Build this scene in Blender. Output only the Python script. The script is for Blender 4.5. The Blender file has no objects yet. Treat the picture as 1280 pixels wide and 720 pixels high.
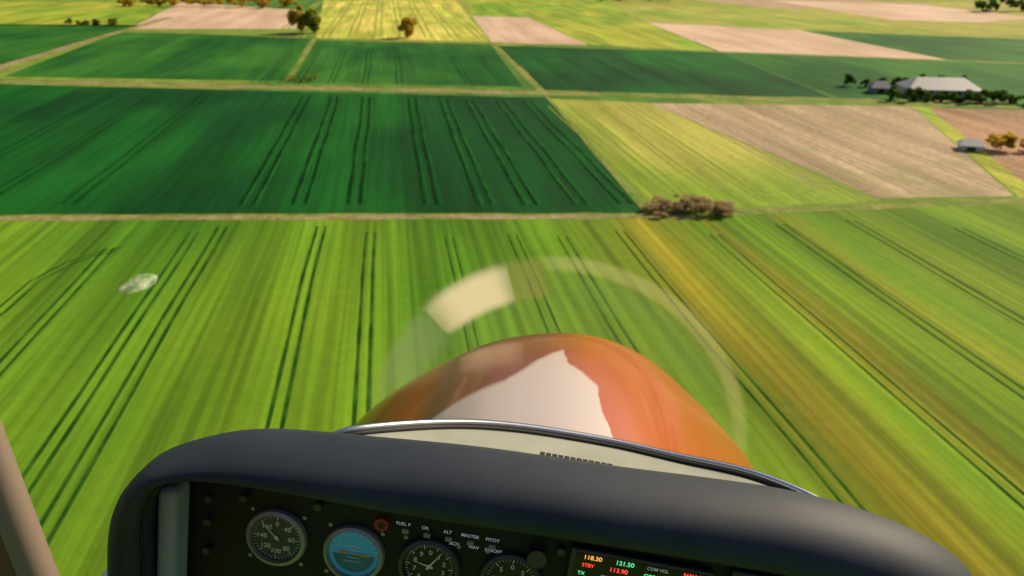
import bpy, bmesh, math, random
from mathutils import Matrix, Vector, noise
R=math.radians
random.seed(7)
scene=bpy.context.scene
scene.view_settings.view_transform='Standard'
scene.view_settings.look='None'
scene.view_settings.exposure=0

# ---------------------------------------------------------------- camera / light
ALT=45.0
cam=bpy.data.cameras.new("camera");co=bpy.data.objects.new("camera",cam);scene.collection.objects.link(co)
cam.lens=24;cam.clip_end=60000;cam.clip_start=.02
co.location=(0,0,ALT);co.rotation_euler=(R(90-26.2),0,0);scene.camera=co
cam.dof.use_dof=True;cam.dof.focus_distance=.90;cam.dof.aperture_fstop=6.2

SUN_EL,SUN_AZ=31.0,52.0
w=bpy.data.worlds.new("World");scene.world=w;w.use_nodes=True
nt=w.node_tree;bg=nt.nodes["Background"];sky=nt.nodes.new("ShaderNodeTexSky");sky.sky_type='NISHITA'
sky.sun_disc=False;sky.sun_elevation=R(SUN_EL);sky.sun_rotation=R(SUN_AZ);sky.dust_density=4.0
nt.links.new(sky.outputs[0],bg.inputs[0]);bg.inputs[1].default_value=.085
sl=bpy.data.lights.new("sun",'SUN');sl.energy=5.0;sl.angle=R(.6);sl.color=(1,.83,.56)
so=bpy.data.objects.new("sun",sl);scene.collection.objects.link(so)
sv=Vector((math.sin(R(SUN_AZ))*math.cos(R(SUN_EL)),math.cos(R(SUN_AZ))*math.cos(R(SUN_EL)),math.sin(R(SUN_EL))))
so.rotation_euler=sv.to_track_quat('Z','Y').to_euler();so.location=(0,0,200)

# ---------------------------------------------------------------- material helpers
class NB:
    def __init__(s,name,rough=.8,spec=.2):
        s.m=bpy.data.materials.new(name);s.m.use_nodes=True;s.t=s.m.node_tree
        s.b=s.t.nodes["Principled BSDF"];s.b.inputs["Roughness"].default_value=rough
        s.b.inputs["Specular IOR Level"].default_value=spec
    def n(s,typ,**k):
        x=s.t.nodes.new(typ)
        for a,v in k.items(): setattr(x,a,v)
        return x
    def l(s,a,b): s.t.links.new(a,b)
    def mix(s,fac,a,b,blend='MIX'):
        x=s.n("ShaderNodeMix",data_type='RGBA',blend_type=blend)
        for sock,v in ((x.inputs[0],fac),(x.inputs[6],a),(x.inputs[7],b)):
            if hasattr(v,"is_linked") : s.l(v,sock)
            elif isinstance(v,(int,float)): sock.default_value=v
            else: sock.default_value=(v[0],v[1],v[2],1)
        return x.outputs[2]
    def ramp(s,src,stops,interp='LINEAR'):
        x=s.n("ShaderNodeValToRGB");r=x.color_ramp;r.interpolation=interp
        while len(r.elements)<len(stops): r.elements.new(.5)
        for e,(p,c) in zip(r.elements,stops):
            e.position=p;e.color=(c,c,c,1) if isinstance(c,(int,float)) else (c[0],c[1],c[2],1)
        s.l(src,x.inputs[0]);return x.outputs[0]
    def obj(s):
        return s.n("ShaderNodeTexCoord").outputs["Object"]
    def mapped(s,src,scale=(1,1,1),rot=0,loc=(0,0,0)):
        x=s.n("ShaderNodeMapping");x.inputs["Scale"].default_value=scale;x.inputs["Rotation"].default_value=(0,0,rot);x.inputs["Location"].default_value=loc
        s.l(src,x.inputs[0]);return x.outputs[0]
    def noise(s,src,scale,detail=2,rough=.55,dim='2D'):
        x=s.n("ShaderNodeTexNoise",noise_dimensions=dim);x.inputs["Scale"].default_value=scale;x.inputs["Detail"].default_value=detail;x.inputs["Roughness"].default_value=rough
        s.l(src,x.inputs["Vector"]);return x.outputs[0]
    def col(s,c): s.l(c,s.b.inputs["Base Color"])

def flat(name,c,rough=.5,spec=.4,metal=0,em=None,est=1):
    k=NB(name,rough,spec);k.b.inputs["Base Color"].default_value=(*c,1);k.b.inputs["Metallic"].default_value=metal
    if em: k.b.inputs["Emission Color"].default_value=(*em,1);k.b.inputs["Emission Strength"].default_value=est
    return k.m

ROW=R(9.5)   # crop rows run 9.5 deg west of north
def field_mat(name,a,b,streak=.35,fine=.25,patch=.018,bands=None,c=None,stretch=.018):
    k=NB(name,.9,.1);o=k.obj()
    rt=k.mapped(o,rot=-ROW)
    big=k.ramp(k.noise(k.mapped(rt,(1,.55,1)),patch,2,.6),[(.36,0.),(.64,1.)])
    col=k.mix(big,a,b)
    if bands: # colour bands across the drilling direction (s in metres)
        sx=k.n("ShaderNodeSeparateXYZ");k.l(rt,sx.inputs[0])
        ws=k.noise(k.mapped(rt,(1,.25,1)),.08,1)
        ad=k.n("ShaderNodeMath",operation='MULTIPLY_ADD');k.l(ws,ad.inputs[0]);ad.inputs[1].default_value=7;k.l(sx.outputs[0],ad.inputs[2])
        mr=k.n("ShaderNodeMapRange");k.l(ad.outputs[0],mr.inputs[0]);mr.inputs[1].default_value=-100+3.5;mr.inputs[2].default_value=150+3.5
        st=[((s+100)/250,cc) for s,cc in bands]
        bc=k.ramp(mr.outputs[0],st)
        col=k.mix(.62,col,bc)
    st=k.ramp(k.noise(k.mapped(rt,(.8,stretch,1)),1.0,2,.6),[(.3,.5),(.7,1.4)])
    col=k.mix(streak,col,st,'MULTIPLY')
    st2=k.ramp(k.noise(k.mapped(rt,(.10,.010,1)),1.0,1,.6),[(.3,.6),(.7,1.4)])
    col=k.mix(streak,col,st2,'MULTIPLY')
    fn=k.ramp(k.noise(o,.55,3,.7),[(.3,.5),(.7,1.45)])
    col=k.mix(fine,col,fn,'MULTIPLY')
    if c is not None:
        pm=k.ramp(k.noise(o,.03,3,.6),[(.55,0.),(.72,.8)]);col=k.mix(pm,col,c)
    k.col(col);return k.m

def link(o,parent=None):
    scene.collection.objects.link(o)
    if parent: o.parent=parent
    return o
def mesh(name,vs,fs,mat=None,parent=None,smooth=False):
    m=bpy.data.meshes.new(name);m.from_pydata([tuple(v) for v in vs],[],fs);m.update()
    if mat: m.materials.append(mat)
    if smooth:
        for p in m.polygons: p.use_smooth=True
    return link(bpy.data.objects.new(name,m),parent)
def box(V,F,x0,x1,y0,y1,z0,z1):
    o=len(V);V+=[(x0,y0,z0),(x1,y0,z0),(x1,y1,z0),(x0,y1,z0),(x0,y0,z1),(x1,y0,z1),(x1,y1,z1),(x0,y1,z1)]
    F+=[(o,o+3,o+2,o+1),(o+4,o+5,o+6,o+7),(o,o+1,o+5,o+4),(o+1,o+2,o+6,o+5),(o+2,o+3,o+7,o+6),(o+3,o,o+4,o+7)]

# ---------------------------------------------------------------- ground sheet
def ground_mat():
    k=NB("ground_farmland",.95,.05);o=k.obj()
    rt=k.mapped(o,rot=-ROW)
    v=k.n("ShaderNodeTexVoronoi",distance='CHEBYCHEV',voronoi_dimensions='2D');v.inputs["Scale"].default_value=.0055
    v.inputs["Randomness"].default_value=.75;k.l(k.mapped(rt,(1.1,.8,1)),v.inputs["Vector"])
    sp=k.n("ShaderNodeSeparateColor");k.l(v.outputs["Color"],sp.inputs[0])
    c=k.ramp(sp.outputs[0],[(0,(.10,.23,.04)),(.22,(.22,.31,.05)),(.42,(.32,.36,.07)),(.58,(.09,.22,.04)),(.74,(.48,.36,.22)),(.82,(.19,.29,.05)),(.92,(.40,.39,.10))],'CONSTANT')
    st=k.ramp(k.noise(k.mapped(rt,(.12,.01,1)),1.0,2),[(.3,.65),(.7,1.3)])
    c=k.mix(.5,c,st,'MULTIPLY');c=k.mix(.3,c,k.ramp(k.noise(o,.08,3,.7),[(.3,.5),(.7,1.4)]),'MULTIPLY')
    k.col(c);return k.m
mesh("ground",[(-9000,-9000,0),(9000,-9000,0),(9000,14000,0),(-9000,14000,0)],[(0,1,2,3)],ground_mat())

def field(name,pts,mat,dz=None):
    z=dz if dz is not None else .02
    return mesh(name,[(x,y,z) for x,y in pts],[tuple(range(len(pts)))],mat)

bandsN=[(-100,(.09,.24,.012)),(-62,(.14,.29,.015)),(-38,(.06,.20,.010)),(-20,(.15,.30,.015)),(0,(.085,.24,.010)),(22,(.14,.28,.015)),(36,(.18,.27,.018)),
 (42,(.38,.25,.022)),(47,(.25,.26,.018)),(53,(.12,.24,.012)),(56,(.33,.27,.022)),(59,(.15,.25,.013)),(67,(.13,.24,.012)),(70,(.26,.28,.022)),(76,(.11,.23,.012)),(83,(.21,.27,.018)),(95,(.12,.23,.012)),(120,(.16,.26,.015)),(150,(.11,.24,.018))]
M_near=field_mat("crop_light_green",(.07,.21,.010),(.22,.33,.018),bands=bandsN,streak=.6,fine=.14,stretch=.010)
M_dark=field_mat("crop_dark_green",(.002,.062,.010),(.008,.125,.012),streak=.4,fine=.15)
M_dark2=field_mat("crop_mid_green",(.008,.100,.012),(.040,.18,.018),streak=.4,fine=.2)
M_yg=field_mat("crop_yellow_green",(.24,.36,.035),(.42,.41,.08),streak=.4)
M_yel=field_mat("crop_rapeseed_yellow",(.44,.50,.06),(.70,.60,.13),streak=.5,patch=.03)  # distant crop, lightened in colour to suggest haze and glow
M_tan=field_mat("soil_tan",(.60,.42,.29),(.70,.51,.37),streak=.25,fine=.25)  # distant soil, haze put into the colour by making it paler
M_tan2=field_mat("soil_brown",(.38,.29,.165),(.48,.36,.23),streak=.4,fine=.4,c=(.27,.28,.11))
M_brn=field_mat("soil_dark_brown",(.32,.19,.11),(.43,.26,.15),streak=.4,fine=.4)
M_gr=field_mat("grass_bright",(.19,.35,.025),(.42,.45,.05),streak=.5,fine=.4)
M_trk=field_mat("farm_track_soil",(.36,.28,.16),(.23,.23,.07),streak=.1,fine=.6,patch=.1)
M_verge=field_mat("verge_grass",(.13,.22,.03),(.28,.28,.07),streak=.1,fine=.6,patch=.08)

field("crop_field",[(-420,-150),(330,-150),(330,99),(104,131),(27,122),(-95,121),(-420,120)],M_near)
field("crop_field",[(-420,272+24),(-195,267),(11.5,240),(26.5,124),(-98,122.6),(-420,121)],M_dark)
field("crop_field",[(13,238),(45,231),(74.5,131),(28,125)],M_yg)
field("ploughed_field",[(45.5,230.5),(130,225),(103,134),(74.7,133)],M_tan2)
field("ploughed_field",[(134,223),(260,205),(210,100),(114,127),(108,136)],M_brn)
field("grass_strip",[(130,225),(134,223.5),(108,131),(103,131)],M_gr,.025)
field("crop_field",[(-246,455),(-118,428),(-89,274),(-205,284)],M_dark2)
field("crop_field",[(-114,412),(-12,393),(4,261),(-87,273)],M_dark2)
field("crop_field",[(-9,386),(104,357),(111,236),(13,245)],M_dark)
field("crop_field",[(105,357),(203,327),(420,262),(400,195),(167,228),(112,236)],M_dark2)
field("ploughed_field",[(-330,736),(-188,641),(-141,475),(-251,475)],M_tan)
field("rapeseed_field",[(-197,774),(-59,774),(-13,404),(-114,420)],M_yel)
field("ploughed_field",[(-31,575),(12,560),(41,389),(-11,399)],M_tan)
field("crop_field",[(14,560),(94,527),(103,361),(43,389)],M_gr)
field("ploughed_field",[(96,521),(184,465),(203,329),(105,359)],M_tan)
field("ploughed_field",[(268,774),(390,700),(400,560),(337,521),(282,540)],M_tan)
field("crop_field",[(186,463),(330,400),(440,330),(420,266),(205,329)],M_dark2)
field("crop_field",[(-57,900),(100,860),(92,530),(14,562),(-30,580)],M_gr)
field("crop_field",[(96,700),(240,650),(262,500),(186,467),(96,524)],M_yg)
field("crop_field",[(-520,520),(-255,500),(-251,470),(-226,318),(-480,330)],M_dark2)
field("crop_field",[(-620,760),(-340,736),(-254,490),(-520,525)],M_gr)

# tracks
def strip(name,pts,wd,z,mat,jit=.0,step=4.0,parent=None):
    vs=[];fs=[]
    P=[Vector((p[0],p[1])) for p in pts];line=[]
    for a,b in zip(P,P[1:]):
        n=max(1,int((b-a).length/step))
        for i in range(n): line.append(a.lerp(b,i/n))
    line.append(P[-1])
    for i,p in enumerate(line):
        a=line[max(0,i-1)];b=line[min(len(line)-1,i+1)];t=(b-a).normalized();nr=Vector((-t.y,t.x))
        j=noise.noise(Vector((p.x*.035,p.y*.035,wd)))*jit
        ww=wd*(1+.4*noise.noise(Vector((p.x*.2,p.y*.2,3)))*(1 if jit else 0))
        q=p+nr*j
        vs+= [(*(q-nr*ww/2),z),(*(q+nr*ww/2),z)]
    for i in range(len(line)-1): fs.append((2*i,2*i+1,2*i+3,2*i+2))
    return vs,fs
def strips(name,items,mat):
    V=[];F=[]
    for it in items:
        v,f=strip(name,*it);o=len(V);V+=v;F+=[tuple(i+o for i in q) for q in f]
    return mesh(name,V,F,mat)
strips("farm_track",[([(-420,121),(-98,121.7),(28,122.6),(104,131.5),(330,100)],3.0,.03,None,.6)],M_verge)
strips("farm_track",[([(-420,120),(-98,120.9),(35,121.9)],2.0,.04,None,.5)],M_trk)
strips("farm_track",[([(-420,305),(-200,275),(8,249.5),(111,234.5),(165,227)],9,.03,None,1.0)],M_verge)
strips("farm_track",[([(-420,303),(-200,273),(8,247.5)],4.0,.04,None,.5)],M_trk)
strips("farm_track",[([(-222,300),(-248,462),(-262,560)],6,.03,None,.6)],M_trk)
strips("farm_track",[([(-420,300),(-222,305),(-214,300)],4,.05,None,.6)],M_trk)
strips("farm_track",[([(-252,468),(-114,420),(-12,399),(104,360),(203,329),(420,266)],5,.045,None,.8)],M_verge)
strips("farm_track",[([(12,243),(26,124)],1.0,.05,None,.5),([(-11,398),(12,245)],3.0,.05,None,.5),([(-115,425),(-87,273)],2.2,.05,None,.5)],M_verge)

# tramlines: trodden wheel marks, with crop shade and sunlit edges painted as colour
k=NB("tramline_shaded_crop",.95,.05);o=k.obj()
k.col(k.mix(k.ramp(k.noise(o,.15,3,.7),[(.35,0.),(.75,1.)]),(.008,.055,.005),(.050,.145,.012)));M_tr=k.m
k=NB("tramline_deep_green",.95,.05);o=k.obj()
k.col(k.mix(k.ramp(k.noise(o,.10,3,.7),[(.4,0.),(.8,1.)]),(.0008,.020,.004),(.005,.070,.010)));M_trd=k.m
k=NB("tramline_soft",.95,.05);o=k.obj()
k.col(k.mix(k.ramp(k.noise(o,.3,3,.7),[(.3,0.),(.7,1.)]),(.14,.24,.02),(.28,.33,.04)));M_trl=k.m
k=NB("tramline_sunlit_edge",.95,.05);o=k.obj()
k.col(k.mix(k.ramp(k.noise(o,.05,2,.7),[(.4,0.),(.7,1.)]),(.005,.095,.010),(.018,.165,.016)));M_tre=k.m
def X(s,y): return (s-.165*y)/.986
def tram(s,y0,y1,sep,wd,z=.035): return [([(X(s+e,y0),y0),(X(s+e,y1),y1)],wd,z,None,.5,3.0) for e in (-sep/2,sep/2)]
near=[]
for s,y1 in ((-37,114),(-32.6,117),(-15.2,117),(-6.2,114),(18.5,113),(27,112),(38,115),(54,113),(68,118),(82,120),(99,116),(-78,104),(118,100)):
    near+=tram(s,6,y1,1.5,.50 if s<0 else .36)
near+=tram(7.5,70,112,1.3,.26)
for e in (0,1.6):
    near.append(([(-77+e,20),(-72.5+e,60),(-72.3+e,84),(-73.5+e*.9,94),(-72+e*.8,101-e*.6),(-69,105-e),(-66.2,107-e*1.1)],.46,.035,None,.2,2.0))
near+=tram(-49.5,8,107,1.5,.48)
strips("tramlines",near,M_tr)
dk=[];de=[]
for s in (-112,-98,-83,-65.8,-30.5,-20.6,-9.8,5.4,15.9,24.7,34.6,43.5):
    x=X(s,190);top=267-.131*(x+195)-6;tp=min(top,252) if s<-50 else top
    dk+=tram(s,129,tp,2.4,.80 if s>-50 else .5)
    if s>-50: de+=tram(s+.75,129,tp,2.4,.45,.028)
strips("tramlines",dk,M_trd);strips("tramlines",de,M_tre)
lt=[]
for s in (50,57,64,72): lt+=tram(s,131,226,2.0,.45)
strips("tramlines",lt,M_trl)
k=NB("ploughed_furrow",.95,.05);k.col(k.mix(k.ramp(k.noise(k.obj(),.1,3,.7),[(.3,0.),(.7,1.)]),(.26,.21,.11),(.38,.30,.18)))
fl=[]
for s in (88,97,106,115,124): fl+=tram(s,138,222 if s<118 else 214,2.0,.45)
strips("furrows",fl,k.m)
ym=[]
for i in range(9):
    s=-68+i*15;ym+=tram(s,425,760,4,1.6)
strips("tramlines",[t for t in ym],field_mat("rapeseed_tramline",(.28,.36,.05),(.35,.39,.06)))
tk=[]
for i in range(14):
    s=-50+i*13
    if 10<s<26: continue
    tk+=tram(s,268,372 if s<0 else 345,2.0,.4)
strips("tramlines",tk,M_trd)

# pale stony heap in the near field
M_heap=field_mat("stony_heap",(.20,.36,.14),(.40,.46,.30),fine=.9,patch=.8)
bm=bmesh.new()
rings=14;seg=40
cv=bm.verts.new((-56.5,93,.2));prev=None
for r in range(1,rings+1):
    cur=[]
    for a in range(seg):
        t=a/seg*2*math.pi;rr=r/rings*(2.5+.7*noise.noise(Vector((math.cos(t)*1.5,math.sin(t)*1.5,5))))
        h=.3*(1-r/rings)**.7*(.6+.8*abs(noise.noise(Vector((math.cos(t)*rr*1.2,math.sin(t)*rr*1.2,1)))))
        cur.append(bm.verts.new((-56.5+rr*math.cos(t),93+rr*1.3*math.sin(t),.03+h)))
    for a in range(seg):
        b=(a+1)%seg
        if prev: bm.faces.new((prev[a],cur[a],cur[b],prev[b]))
        else: bm.faces.new((cv,cur[a],cur[b]))
    prev=cur
me=bpy.data.meshes.new("stone_heap");bm.to_mesh(me);bm.free();me.materials.append(M_heap);link(bpy.data.objects.new("stone_heap",me))

# ---------------------------------------------------------------- trees
def leafmat(name,a,b):
    k=NB(name,.75,.2);g=k.n("ShaderNodeNewGeometry")
    c=k.mix(g.outputs["Random Per Island"],a,b);k.col(c)
    tr=k.n("ShaderNodeBsdfTranslucent");k.l(c,tr.inputs[0]);mx=k.n("ShaderNodeMixShader");mx.inputs[0].default_value=.5
    k.l(k.b.outputs[0],mx.inputs[1]);k.l(tr.outputs[0],mx.inputs[2]);k.l(mx.outputs[0],k.t.nodes["Material Output"].inputs[0]);return k.m
LM={'green':leafmat("leaf_green",(.03,.09,.015),(.11,.18,.025)),
 'gold':leafmat("leaf_gold",(.32,.27,.03),(.75,.50,.07)),
 'olive':leafmat("leaf_olive",(.13,.19,.02),(.38,.36,.04)),
 'brown':leafmat("leaf_brown",(.36,.27,.15),(.56,.42,.24))}
M_bark=flat("bark",(.10,.07,.045),.9,.1)
def crown(V,F,c,rad,leaf,n,clumps):
    cl=[]
    for _ in range(clumps):
        while True:
            p=Vector((random.uniform(-1,1),random.uniform(-1,1),random.uniform(-1,1)))
            if .25<p.length<1: break
        cl.append((Vector((p.x*rad[0]*.78,p.y*rad[1]*.78,p.z*rad[2]*.75)),random.uniform(.22,.42)))
    for i in range(n):
        q,s=random.choice(cl)
        d=Vector([random.gauss(0,1) for _ in range(3)]).normalized()*random.uniform(.5,1)**.5
        p=Vector(c)+q+Vector((d.x*rad[0],d.y*rad[1],d.z*rad[2]))*s
        a=Vector([random.gauss(0,1) for _ in range(3)]).normalized();b=a.cross(Vector([random.gauss(0,1) for _ in range(3)])).normalized()
        l=leaf*random.uniform(.6,1.3);o=len(V)
        V+=[p-a*l,p+b*l*.6,p+a*l,p-b*l*.6];F.append((o,o+1,o+2,o+3))
def limb(V,F,a,b,r0,r1,n=7):
    a=Vector(a);b=Vector(b);t=(b-a).normalized();u=t.orthogonal().normalized();v=t.cross(u);o=len(V)
    for p,r in ((a,r0),(b,r1)):
        for i in range(n): V.append(p+(u*math.cos(i/n*6.283)+v*math.sin(i/n*6.283))*r)
    for i in range(n): F.append((o+i,o+(i+1)%n,o+n+(i+1)%n,o+n+i))
def tree(name,x,y,h,wd,kind,n=900,leaf=.5,trunk=True):
    e=link(bpy.data.objects.new(name,None))
    V=[];F=[];crown(V,F,(x,y,h*.54),(wd/2,wd/2,h*.47),leaf,n,16);mesh("crown",V,F,LM[kind],e)
    V=[];F=[];limb(V,F,(x,y,-.2),(x,y,h*.5),h*.03,h*.018)
    for i in range(6):
        t=i*1.05+random.random();z=h*random.uniform(.22,.45)
        limb(V,F,(x,y,z),(x+math.cos(t)*wd*.3,y+math.sin(t)*wd*.3,z+h*.25),h*.014,h*.005)
    mesh("trunk",V,F,M_bark,e,True);return e
def thicket(name,pts,kind,leaf=.5,n=250):
    V=[];F=[]
    for x,y,h,wd in pts: crown(V,F,(x,y,h*.5),(wd/2,wd/2,h*.5),leaf,n,7)
    return mesh(name,V,F,LM[kind])
tree("broadleaf_tree",-131,452,16,14,'gold',2600,.8)
tree("broadleaf_tree",-122,448,14,12,'olive',2200,.8)
tree("broadleaf_tree",-61,424,12,13,'gold',2400,.7)
tree("broadleaf_tree",124,171,4.2,8,'gold',2000,.35)
tree("broadleaf_tree",130,169,3.6,6,'gold',1400,.3)
thicket("tree_line",[(-370+i*9+random.uniform(-3,3),690+random.uniform(-12,12)-i*1.5,random.uniform(8,14),random.uniform(9,15)) for i in range(20)],'gold',1.0,420)
thicket("tree_line",[(-300+i*8+random.uniform(-3,3),500+random.uniform(-6,6),random.uniform(3,5),random.uniform(6,10)) for i in range(4)],'olive',.8,420)
thicket("tree_line",[(395+i*7+random.uniform(-3,3),622+random.uniform(-10,10),random.uniform(9,15),random.uniform(10,16)) for i in range(10)],'green',1.0,400)
thicket("tree_line",[(90+i*9+random.uniform(-4,4),760+random.uniform(-10,10),random.uniform(6,12),random.uniform(8,14)) for i in range(9)],'gold',1.0,400)
thicket("bramble_thicket",[(27+i*.75+random.uniform(-.4,.4),125+random.uniform(-2.4,2.4),random.uniform(2.6,3.6)*(1-.045*abs(i-10)),random.uniform(3.5,5.5)) for i in range(21)],'brown',.13,1300)
thicket("hedge_shrubs",[(-88+i*2,273+random.uniform(-1,1),random.uniform(1.5,3),random.uniform(2,4)) for i in range(7)],'olive',.3,120)
thicket("hedge_shrubs",[(128+i*2.3+random.uniform(-.6,.6),236-i*.4+random.uniform(-2,2),random.uniform(2.5,5.2),random.uniform(3.5,5.5)) for i in range(20)],'green',.4,420)
thicket("hedge_shrubs",[(126+i*5.3+random.uniform(-.6,.6),262+random.uniform(-3,3),random.uniform(3,6),random.uniform(4,7)) for i in range(9)],'green',.5,360)

# ---------------------------------------------------------------- barn and shed
def barn(name,x,y,L,W,h,rh,rot,wallc,roofc):
    e=link(bpy.data.objects.new(name,None));e.location=(x,y,0);e.rotation_euler=(0,0,rot)
    kw=NB(name+"_wall",.85,.2);kw.col(kw.mix(kw.noise(kw.obj(),1.2,3,dim='3D'),tuple(c*.8 for c in wallc),wallc))
    V=[];F=[];box(V,F,-L/2,L/2,-W/2,W/2,0,h)
    mesh("walls",V,F,kw.m,e)
    kr=NB(name+"_roof",.5,.4);wv=kr.n("ShaderNodeTexWave");wv.inputs["Scale"].default_value=1.2;kr.l(kr.obj(),wv.inputs[0])
    kr.col(kr.mix(kr.noise(kr.obj(),.4,3),kr.mix(wv.outputs[0],tuple(c*.75 for c in roofc),roofc),tuple(c*.8 for c in roofc)))
    ov=.6;hp=min(4.5,L*.28);V=[(-L/2-ov,-W/2-ov,h-.3),(L/2+ov,-W/2-ov,h-.3),(L/2+ov-hp,0,h+rh),(-L/2-ov+hp,0,h+rh),(-L/2-ov,W/2+ov,h-.3),(L/2+ov,W/2+ov,h-.3)]
    r=mesh("roof",V,[(0,1,2,3),(3,2,5,4),(1,5,2),(0,3,4)],kr.m,e);sm=r.modifiers.new("s",'SOLIDIFY');sm.thickness=.15
    V=[];F=[]
    n=int(L/4)
    for i in range(n):
        cx=-L/2+L*(i+.5)/n
        if i==n//2: box(V,F,cx-1.0,cx+1.0,-W/2-.05,-W/2-.01,.02,h*.85)
        else: box(V,F,cx-.6,cx+.6,-W/2-.05,-W/2-.01,h*.4,h*.75)
    mesh("doors_and_windows",V,F,flat(name+"_opening",(.04,.04,.045),.3,.5),e)
barn("farm_barn",149,245,23,12,3.0,3.0,R(-8),(.6,.56,.5),(.66,.62,.62))
barn("farm_shed",116,171,4.6,3.6,1.7,1.0,R(-20),(.7,.7,.7),(.8,.8,.8))
barn("farmhouse",131,250,6,5,2.2,1.8,R(-8),(.4,.36,.3),(.45,.42,.4))

# ================================================================ aircraft
air=link(bpy.data.objects.new("light_aircraft",None))
air.matrix_world=Matrix.Translation((0,0,ALT))@Matrix.Rotation(R(-5.3),4,'Z')@Matrix.Rotation(R(-13),4,'X')@Matrix.Rotation(R(7),4,'Y')

def resample(pts,n):
    P=[Vector(p) for p in pts];d=[0]
    for a,b in zip(P,P[1:]): d.append(d[-1]+(b-a).length)
    out=[]
    for i in range(n):
        t=d[-1]*i/(n-1);j=0
        while j<len(d)-2 and d[j+1]<t: j+=1
        u=(t-d[j])/(d[j+1]-d[j]);p0=P[max(0,j-1)];p1=P[j];p2=P[j+1];p3=P[min(len(P)-1,j+2)]
        out.append(.5*((2*p1)+(p2-p0)*u+(2*p0-5*p1+4*p2-p3)*u*u+(3*p1-p0-3*p2+p3)*u**3))
    return out
def loft(name,rings,mat,parent,closed=False):
    V=[];F=[];n=len(rings[0])
    for r in rings: V+=r
    for a in range(len(rings)-1):
        for i in range(n if closed else n-1):
            j=(i+1)%n;F.append((a*n+i,a*n+j,(a+1)*n+j,(a+1)*n+i))
    return mesh(name,V,F,mat,parent,True)

# --- glareshield
inner=resample([(-.525,-.95),(-.523,-.80),(-.523,-.72),(-.525,-.64),(-.512,-.585),(-.480,-.556),(-.39,-.541),(-.155,-.541),(.07,-.534),(.285,-.529),(.41,-.530),(.52,-.542),(.575,-.575),(.592,-.64),(.594,-.72),(.594,-.82),(.594,-.95)],160)
outer=resample([(-.588,-.95),(-.590,-.80),(-.592,-.72),(-.590,-.66),(-.575,-.605),(-.535,-.558),(-.465,-.520),(-.384,-.497),(-.228,-.481),(-.06,-.467),(.145,-.460),(.28,-.453),(.39,-.450),(.482,-.458),(.566,-.476),(.63,-.507),(.668,-.55),(.685,-.62),(.69,-.7),(.69,-.8),(.69,-.95)],160)
def ring(f,Y,dz=0,sc=0):
    out=[]
    for a,b in zip(inner,outer):
        p=a.lerp(b,f);c=Vector((.04,-.75));q=p+(c-p)*sc
        out.append((q.x,Y,q.y+dz))
    return out
kv=NB("vinyl_blue_grey",.6,.3);ov=kv.obj()
kv.col(kv.mix(kv.ramp(kv.noise(ov,5,4,.7,'3D'),[(.3,0.),(.7,1.)]),(.015,.022,.036),(.029,.039,.058)))
nb=kv.noise(ov,700,1,dim='3D');bmp=kv.n("ShaderNodeBump");bmp.inputs["Strength"].default_value=.25;bmp.inputs["Distance"].default_value=.001;kv.l(nb,bmp.inputs["Height"]);kv.l(bmp.outputs[0],kv.b.inputs["Normal"])
loft("glareshield",[ring(-.06,.905),ring(-.03,.85),ring(0,.828),ring(.08,.814),ring(.22,.806),ring(.40,.806),ring(.58,.812),ring(.74,.824),ring(.88,.845),ring(.96,.870),ring(1.0,.90),ring(1.0,.93,-.010),ring(.97,.96,-.022),ring(.85,.98,-.035),ring(.6,.99,-.05)],kv.m,air)
M_blk=flat("black_rubber",(.012,.012,.013),.6,.3)
def tube(name,pts,r,mat,parent,n=8,closed=False,flatz=1):
    rings=[];P=[Vector(p) for p in pts]
    for i,p in enumerate(P):
        t=(P[min(len(P)-1,i+1)]-P[max(0,i-1)]).normalized();u=t.cross(Vector((0,0,1)))
        if u.length<.05: u=t.cross(Vector((0,1,0)))
        u.normalize();v=u.cross(t)
        rings.append([p+u*math.cos(k/n*6.2832)*r+v*math.sin(k/n*6.2832)*r*flatz for k in range(n)])
    return loft(name,rings,mat,parent,True)
tube("glareshield_edge_trim",[(p[0],p[1],p[2]) for p in ring(-.01,.828)],.0032,M_blk,air)

# --- deck + windshield base
ws=[(-.40,.99,-.615),(-.34,1.05,-.585),(-.288,1.08,-.568),(-.151,1.20,-.586),(-.014,1.26,-.597),(.165,1.28,-.604),(.304,1.25,-.598),(.42,1.18,-.572),(.50,1.08,-.552),(.56,1.0,-.56)]
wsr=resample(ws,70)
kd=NB("deck_grey_paint",.55,.4);kd.col(kd.mix(kd.noise(kd.obj(),9,4,.7,'3D'),(.20,.23,.18),(.38,.38,.33)));M_deck=kd.m
deck=[[p+Vector((0,-.012,.004)) for p in wsr],[Vector((.04+(p.x-.04)*.9,max(p.y-.10,.97),p.z+.012)) for p in wsr],[Vector((.04+(p.x-.04)*.85,.96,-.535)) for p in wsr]]
loft("dash_deck",deck,M_deck,air)
M_alu=flat("brushed_aluminium",(.75,.76,.78),.28,.5,1)
tube("windshield_retainer_strip",[p+Vector((0,0,.010)) for p in wsr],.006,M_alu,air)
tube("windshield_gasket",[p+Vector((0,-.012,.004)) for p in wsr],.007,M_blk,air)
tube("windshield_gasket",[p+Vector((0,.012,.004)) for p in wsr],.008,M_blk,air)
V=[];F=[]
for i in range(12):
    x=.03+i*.011;box(V,F,x,x+.009,1.112,1.124,-.592,-.5645)
vent=mesh("defroster_vent",V,F,M_blk,air)

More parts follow.
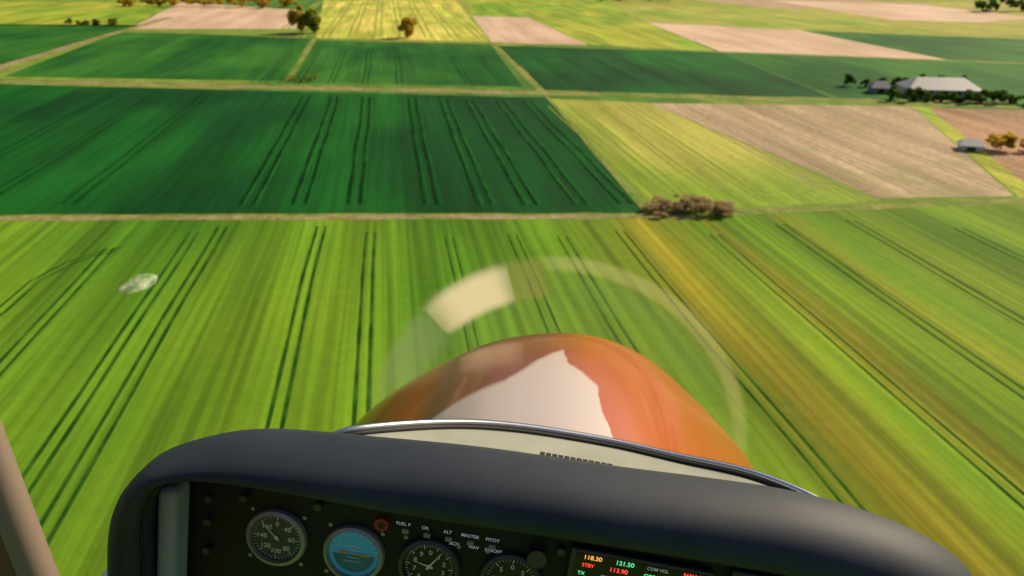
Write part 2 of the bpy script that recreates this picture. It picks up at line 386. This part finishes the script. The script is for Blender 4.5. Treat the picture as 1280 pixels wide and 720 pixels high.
# --- cowling
base=[(-.69,-1.75),(-.69,-1.45),(-.66,-1.22),(-.58,-1.07),(-.46,-.93),(-.34,-.83),(-.19,-.72),(-.07,-.67),(.06,-.635),(.18,-.63),(.32,-.66),(.46,-.74),(.62,-.86),(.75,-.98),(.83,-1.14),(.87,-1.4),(.87,-1.75)]
cb=resample(base,120);cx=.11
for _ in range(6): cb=[cb[0]]+[(cb[i-1]+cb[i]*2+cb[i+1])/4 for i in range(1,len(cb)-1)]+[cb[-1]]
def csec(Y,sx,top,hz=1):
    return [(cx+(p.x-cx)*sx,Y,top+(p.y+.63)*hz) for p in cb]
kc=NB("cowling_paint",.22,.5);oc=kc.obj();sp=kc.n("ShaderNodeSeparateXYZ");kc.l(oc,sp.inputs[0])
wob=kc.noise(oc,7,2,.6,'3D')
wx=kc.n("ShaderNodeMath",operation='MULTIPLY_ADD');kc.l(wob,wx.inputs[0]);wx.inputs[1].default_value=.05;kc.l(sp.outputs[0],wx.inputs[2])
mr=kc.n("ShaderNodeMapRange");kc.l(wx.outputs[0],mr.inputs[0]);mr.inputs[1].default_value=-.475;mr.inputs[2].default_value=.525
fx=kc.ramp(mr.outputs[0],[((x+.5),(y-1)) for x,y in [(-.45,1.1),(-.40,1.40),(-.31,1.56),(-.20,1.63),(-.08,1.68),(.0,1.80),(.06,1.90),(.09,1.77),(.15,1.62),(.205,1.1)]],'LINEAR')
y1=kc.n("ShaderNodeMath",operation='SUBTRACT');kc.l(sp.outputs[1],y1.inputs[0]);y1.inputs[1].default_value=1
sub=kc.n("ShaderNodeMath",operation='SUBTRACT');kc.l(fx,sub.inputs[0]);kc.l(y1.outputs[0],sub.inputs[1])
gloss_refl=kc.ramp(sub.outputs[0],[(.0,0.),(.035,1.)])  # pale wedge: glossy reflection painted into the cowling colour
mauve_refl=kc.ramp(mr.outputs[0],[(.18,0.),(.24,.9),(.50,.9),(.64,0.)])  # mauve area on the left: dull reflection painted in as darker colour
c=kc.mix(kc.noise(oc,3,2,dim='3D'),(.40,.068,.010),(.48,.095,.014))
c=kc.mix(mauve_refl,c,(.20,.050,.036))
c=kc.mix(gloss_refl,c,(.62,.52,.49))
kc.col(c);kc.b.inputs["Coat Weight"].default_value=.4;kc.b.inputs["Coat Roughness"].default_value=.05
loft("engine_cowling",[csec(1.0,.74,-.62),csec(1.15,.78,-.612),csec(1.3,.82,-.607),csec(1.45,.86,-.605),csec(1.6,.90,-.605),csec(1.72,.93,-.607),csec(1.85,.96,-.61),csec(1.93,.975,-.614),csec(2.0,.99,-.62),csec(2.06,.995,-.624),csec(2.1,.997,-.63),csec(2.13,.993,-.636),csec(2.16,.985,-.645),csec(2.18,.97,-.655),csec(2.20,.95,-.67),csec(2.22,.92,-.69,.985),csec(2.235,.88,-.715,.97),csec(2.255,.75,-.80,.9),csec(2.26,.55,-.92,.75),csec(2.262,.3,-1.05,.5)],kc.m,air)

# --- propeller: hub/spinner + the translucent disc swept by the blades
prop=link(bpy.data.objects.new("propeller",None),air);prop.location=(.10,2.35,-1.14)
V=[];F=[];RR=.72;NR=90;NA=540
cols=[]
def sm(a,b,x):
    t=max(0,min(1,(x-a)/(b-a)));return t*t*(3-2*t)
for i in range(NR+1):
    r=.10+(RR-.10)*i/NR
    for j in range(NA):
        A=360*j/NA;t=R(A);V.append((r*math.cos(t),0,r*math.sin(t)))
        a=.13*sm(.72,.69,r);col=Vector((.30,.34,.16))
        As=A if A<200 else A-360
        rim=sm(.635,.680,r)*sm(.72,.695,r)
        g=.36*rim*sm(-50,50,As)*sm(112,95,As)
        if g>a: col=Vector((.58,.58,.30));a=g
        s=.30*sm(.665,.64,r)*sm(.45,.6,r)*sm(10,40,As)*sm(105,85,As)
        if s>a: a=s;col=Vector((.16,.30,.11))
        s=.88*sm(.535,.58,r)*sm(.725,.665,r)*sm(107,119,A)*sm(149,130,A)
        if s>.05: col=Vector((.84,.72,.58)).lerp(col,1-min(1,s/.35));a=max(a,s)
        s=.50*sm(.48,.6,r)*sm(.72,.66,r)*sm(132,146,A)*sm(188,158,A)
        if s>a: a=s;col=Vector((.26,.34,.20))
        s=.50*sm(.545,.57,r)*sm(.72,.68,r)*sm(98,104,A)*sm(116,110,A)
        if s>a: a=s;col=Vector((.34,.30,.12))
        cols.append((*col,a))
for i in range(NR):
    for j in range(NA):
        k2=(j+1)%NA;F.append((i*NA+j,i*NA+k2,(i+1)*NA+k2,(i+1)*NA+j))
kp=bpy.data.materials.new("spinning_blade_blur");kp.use_nodes=True;t=kp.node_tree;t.nodes.remove(t.nodes["Principled BSDF"])
at=t.nodes.new("ShaderNodeAttribute");at.attribute_name="Col"
df=t.nodes.new("ShaderNodeBsdfDiffuse");tl=t.nodes.new("ShaderNodeBsdfTranslucent");m1=t.nodes.new("ShaderNodeMixShader");m1.inputs[0].default_value=.85
tp=t.nodes.new("ShaderNodeBsdfTransparent");m2=t.nodes.new("ShaderNodeMixShader")
for a_,b_ in ((at.outputs["Color"],df.inputs[0]),(at.outputs["Color"],tl.inputs[0]),(df.outputs[0],m1.inputs[1]),(tl.outputs[0],m1.inputs[2]),(at.outputs["Alpha"],m2.inputs[0]),(tp.outputs[0],m2.inputs[1]),(m1.outputs[0],m2.inputs[2]),(m2.outputs[0],t.nodes["Material Output"].inputs[0])): t.links.new(a_,b_)
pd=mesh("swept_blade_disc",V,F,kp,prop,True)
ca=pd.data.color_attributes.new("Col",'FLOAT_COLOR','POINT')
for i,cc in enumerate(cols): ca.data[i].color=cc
sp_r=[];
for i in range(12):
    u=i/11;rr=.13*math.sqrt(max(0,1-u*u));sp_r.append([(rr*math.cos(a/24*6.2832),.0+.28*u-.05,rr*math.sin(a/24*6.2832)) for a in range(24)])
loft("spinner",sp_r,flat("spinner_white",(.8,.8,.8),.25,.5),prop,True)

# --- instrument panel
pan=link(bpy.data.objects.new("instrument_panel",None),air)
kq=NB("panel_black_crackle",.55,.25);kq.col(kq.mix(kq.noise(kq.obj(),40,3,dim='3D'),(.005,.005,.007),(.011,.011,.015)))
pf=mesh("panel_face",[(p.x,.900,p.y+.002) for p in inner],[tuple(range(len(inner)))],kq.m,pan)
M_side=flat("side_trim_grey",(.26,.30,.38),.6,.3)
V=[];F=[];box(V,F,-.519,-.489,.850,.899,-.86,-.590);sd=mesh("side_trim",V,F,M_side,pan);bv=sd.modifiers.new("b",'BEVEL');bv.width=.012;bv.segments=4
M_white=flat("dial_white",(.62,.62,.60),.5,.3);M_face=flat("dial_black",(.008,.008,.009),.4,.4);M_bez=flat("bezel_grey",(.03,.031,.034),.35,.5)
M_silver=flat("bezel_silver",(.24,.25,.27),.35,.5,.4);M_dgr=flat("dial_dark_green",(.04,.058,.05),.4,.4)
M_skyb=flat("horizon_blue",(.05,.36,.56),.4,.4,em=(.03,.25,.4),est=.1);M_earth=flat("horizon_teal",(.03,.17,.24),.4,.4);M_or=flat("needle_orange",(.8,.25,.03),.5,.3)
M_red=flat("led_red",(.5,.02,.02),.4,.4,em=(1,.06,.04),est=1.5);M_grn=flat("led_green",(.05,.4,.1),.4,.4,em=(.1,.8,.35),est=1.2);M_amb=flat("led_amber",(.5,.3,.02),.4,.4,em=(1,.4,.08),est=1.3);M_wl=flat("led_white",(.45,.45,.45),.4,.4,em=(.8,.9,1),est=.15)
def ann(V,F,x,y,z,r0,r1,n=48,y2=None):
    o=len(V);y2=y if y2 is None else y2
    for i in range(n):
        a=i/n*6.2832;V+= [(x+r0*math.cos(a),y2,z+r0*math.sin(a)),(x+r1*math.cos(a),y,z+r1*math.sin(a))]
    for i in range(n): j=(i+1)%n;F.append((o+2*i,o+2*i+1,o+2*j+1,o+2*j))
def disc(V,F,x,y,z,r,n=48):
    o=len(V);V+=[(x+r*math.cos(i/n*6.2832),y,z+r*math.sin(i/n*6.2832)) for i in range(n)];F.append(tuple(range(o,o+n)))
def text(s,x,y,z,size,mat,parent,nm="lettering"):
    c=bpy.data.curves.new(nm,'FONT');c.body=s;c.size=size;c.align_x='CENTER';c.align_y='CENTER';c.materials.append(mat);c.offset=size*.012
    o=link(bpy.data.objects.new(nm,c),parent);o.rotation_euler=(R(90),0,0);o.location=(x,y,z);return o
def bar(V,F,x,y,z,a,r0,r1,w0,w1=None):
    w1=w0 if w1 is None else w1;ca,sa=math.cos(a),math.sin(a);o=len(V)
    for r,w_ in ((r0,-w0),(r0,w0),(r1,w1),(r1,-w1)): V.append((x+ca*r-sa*w_/2,y,z+sa*r+ca*w_/2))
    F.append((o,o+1,o+2,o+3))
def gauge(name,x,z,r,face,nums,bez=None,needle=(2.2,.8),n=40,horizon=False,bezc=None):
    e=link(bpy.data.objects.new(name,None),pan)
    V=[];F=[]
    ann(V,F,x,.896,z,r*1.12,r*1.16,y2=.892);ann(V,F,x,.892,z,r*.98,r*1.12,y2=.890);ann(V,F,x,.890,z,r*.95,r*.98,y2=.8965);ann(V,F,x,.899,z,r*1.16,r*1.17,y2=.896)
    mesh("bezel",V,F,bezc or M_bez,e,True)
    V=[];F=[];disc(V,F,x,.8968,z,r*.97);mesh("dial_face",V,F,face,e)
    V=[];F=[]
    if not horizon:
        for i in range(n):
            a=i/n*6.2832;m=i%5==0;bar(V,F,x,.8962,z,a,r*(.72 if m else .80),r*.9,r*(.035 if m else .018))
        for i,s in enumerate(nums):
            a=math.pi/2-i/len(nums)*6.2832;text(s,x+math.cos(a)*r*.56,.8961,z+math.sin(a)*r*.56,r*.27,M_white,e)
        for a,L in zip(needle,(.78,.5)): bar(V,F,x,.8953,z,a,-r*.15,r*L,r*.09,r*.02)
        disc(V,F,x,.8950,z,r*.08,16)
        mesh("ticks_and_needles",V,F,M_white,e)
    else:
        V2=[];m=40
        V2=[(x+r*.78*math.cos(-math.pi*i/m+R(4)),.8960,z+r*.78*math.sin(-math.pi*i/m+R(4))) for i in range(m+1)]
        mesh("earth_half",V2,[tuple(range(m+1))],M_earth,e)
        for i in range(-6,7): a=math.pi/2+i*R(15);bar(V,F,x,.8958,z,a,r*.80,r*.92,r*.03)
        for q in (-2,-1,1,2): L=r*(.22 if q%2 else .34);bar(V,F,x,.8956,z+q*r*.16,0,-L,L,r*.022)
        bar(V,F,x,.8955,z,R(4),-r*.78,r*.78,r*.025)
        mesh("horizon_marks",V,F,M_white,e)
        V=[];F=[];bar(V,F,x,.8950,z,0,-r*.6,-r*.2,r*.06);bar(V,F,x,.8950,z,0,r*.2,r*.6,r*.06);disc(V,F,x,.8950,z,r*.05,12);mesh("aircraft_symbol",V,F,M_or,e)
    V=[];F=[]
    for sx in (-1,1):
        for sz in (-1,1): disc(V,F,x+sx*r*.98,.8985,z+sz*r*.98,r*.08,12)
    mesh("screws",V,F,M_silver,e)
gauge("airspeed_indicator",-.352,-.668,.0415,M_dgr,["0","40","60","80","100","120","140","160"],needle=(2.4,2.4),bezc=M_silver)
gauge("attitude_indicator",-.230,-.671,.0415,M_skyb,[],horizon=True,bezc=M_silver)
gauge("altimeter",-.113,-.669,.0415,M_face,["0","1","2","3","4","5","6","7","8","9"],needle=(1.0,2.9),n=50)
gauge("vertical_speed_indicator",.012,-.668,.0415,M_face,["0","5","10","15","20","15","10","5"],needle=(3.1,3.1))
V=[];F=[];ann(V,F,-.192,.893,-.612,.006,.0105,24);ann(V,F,-.192,.899,-.612,.0105,.012,24,y2=.893);mesh("warning_lamp_bezel",V,F,flat("lamp_red_ring",(.30,.012,.02),.4,.5),pan,True)
V=[];F=[];disc(V,F,-.192,.8935,-.612,.007,20);mesh("warning_lamp",V,F,M_face,pan)
for i,s in enumerate(("FUEL P","OIL","ALT","MASTER","PITOT")):
    text(s,-.160+i*.034,.8985,-.607,.0075,M_wl,pan,"placard")
for i,s in enumerate(("ON","BCN","NAV","STROBE","LDG")):
    text(s,-.110+i*.030,.8985,-.6245,.0075,M_wl,pan,"placard")
V=[];F=[]
for i in range(5): box(V,F,-.160+i*.033,-.150+i*.033,.893,.8995,-.619,-.612)
sw=mesh("rocker_switches",V,F,flat("switch_grey",(.20,.20,.20),.4,.5),pan)
def knob(x,z,r,m=M_bez,L=.02):
    V=[];F=[];ann(V,F,x,.8995-L,z,r*.95,r,28,y2=.8995-L);ann(V,F,x,.8995,z,r,r*1.05,28,y2=.8995-L);disc(V,F,x,.8994-L,z,r*.95,28);
    o=mesh("knob",V,F,m,pan);return o
knob(.045,-.616,.0145,flat("knob_grey",(.035,.035,.04),.4,.5),.015)
for x,z in ((-.46,-.62),(-.46,-.66),(-.46,-.71),(-.405,-.608),(-.29,-.60),(.078,-.60)): knob(x,z,.006,M_bez,.01)
def radio(name,x0,x1,z0,z1,rows):
    e=link(bpy.data.objects.new(name,None),pan)
    V=[];F=[];box(V,F,x0,x1,.888,.8995,z0,z1);b_=mesh("housing",V,F,M_bez,e);bv=b_.modifiers.new("b",'BEVEL');bv.width=.003;bv.segments=2
    V=[];F=[];box(V,F,x0+.008,x1-.008,.8872,.8878,z0+.006,z1-.006);mesh("display_glass",V,F,flat("display_glass",(.004,.004,.006),.15,.5),e)
    for s,x,z,sz,m in rows: text(s,x,.8868,z,sz,m,e,"readout")
radio("radio_transceiver",.092,.300,-.640,-.588,[("118.30",.125,-.599,.010,M_amb),("121.50",.172,-.599,.010,M_grn),("COM VOL",.220,-.599,.007,M_wl),("NAV 1",.270,-.599,.009,M_red),
 ("STBY",.120,-.612,.008,M_red),("113.90",.165,-.612,.010,M_red),("OBS 274",.218,-.612,.009,M_grn),("GS 92",.268,-.612,.009,M_red),
 ("TX",.112,-.626,.008,M_grn),("IDENT SQL",.158,-.626,.007,M_wl),("7000",.215,-.626,.010,M_red),("ALT 150",.264,-.626,.009,M_amb)])
radio("transponder",.092,.300,-.700,-.645,[("1200",.13,-.658,.014,M_red),("FL 004",.19,-.658,.010,M_red),("ON ALT",.25,-.658,.009,M_wl),("MODE S",.14,-.677,.009,M_wl),("R 14:22",.22,-.677,.010,M_amb)])
radio("engine_monitor",.325,.520,-.680,-.579,[("RPM 2350",.362,-.590,.009,M_red),("EGT 1310",.414,-.590,.009,M_red),("CHT",.455,-.590,.009,M_red),("OIL 82",.36,-.603,.010,M_grn),("MAP 24.1",.42,-.603,.010,M_red)])

# --- canopy frame at left with trim, side rail beside the panel
M_fr=flat("canopy_frame_taupe",(.20,.15,.12),.5,.4)
a=Vector((-.70,.60,.03));b=Vector((-.463,.60,-.64));pts=[a.lerp(b,i/12) for i in range(13)]
tube("canopy_frame",pts,.017,M_fr,air,16)
mesh("cabin_side_trim",[(-.80,.62,-.20),(-.655,.60,-.16),(-.490,.60,-.62),(-.478,.60,-.9),(-.80,.62,-.9)],[(0,1,2,3,4)],flat("cabin_trim_brown",(.16,.085,.045),.8,.2),air)
tube("cockpit_side_rail",[(-.600,.93,-.76),(-.59,.85,-.752),(-.55,.78,-.755),(-.50,.70,-.80)],.010,M_alu,air,12)
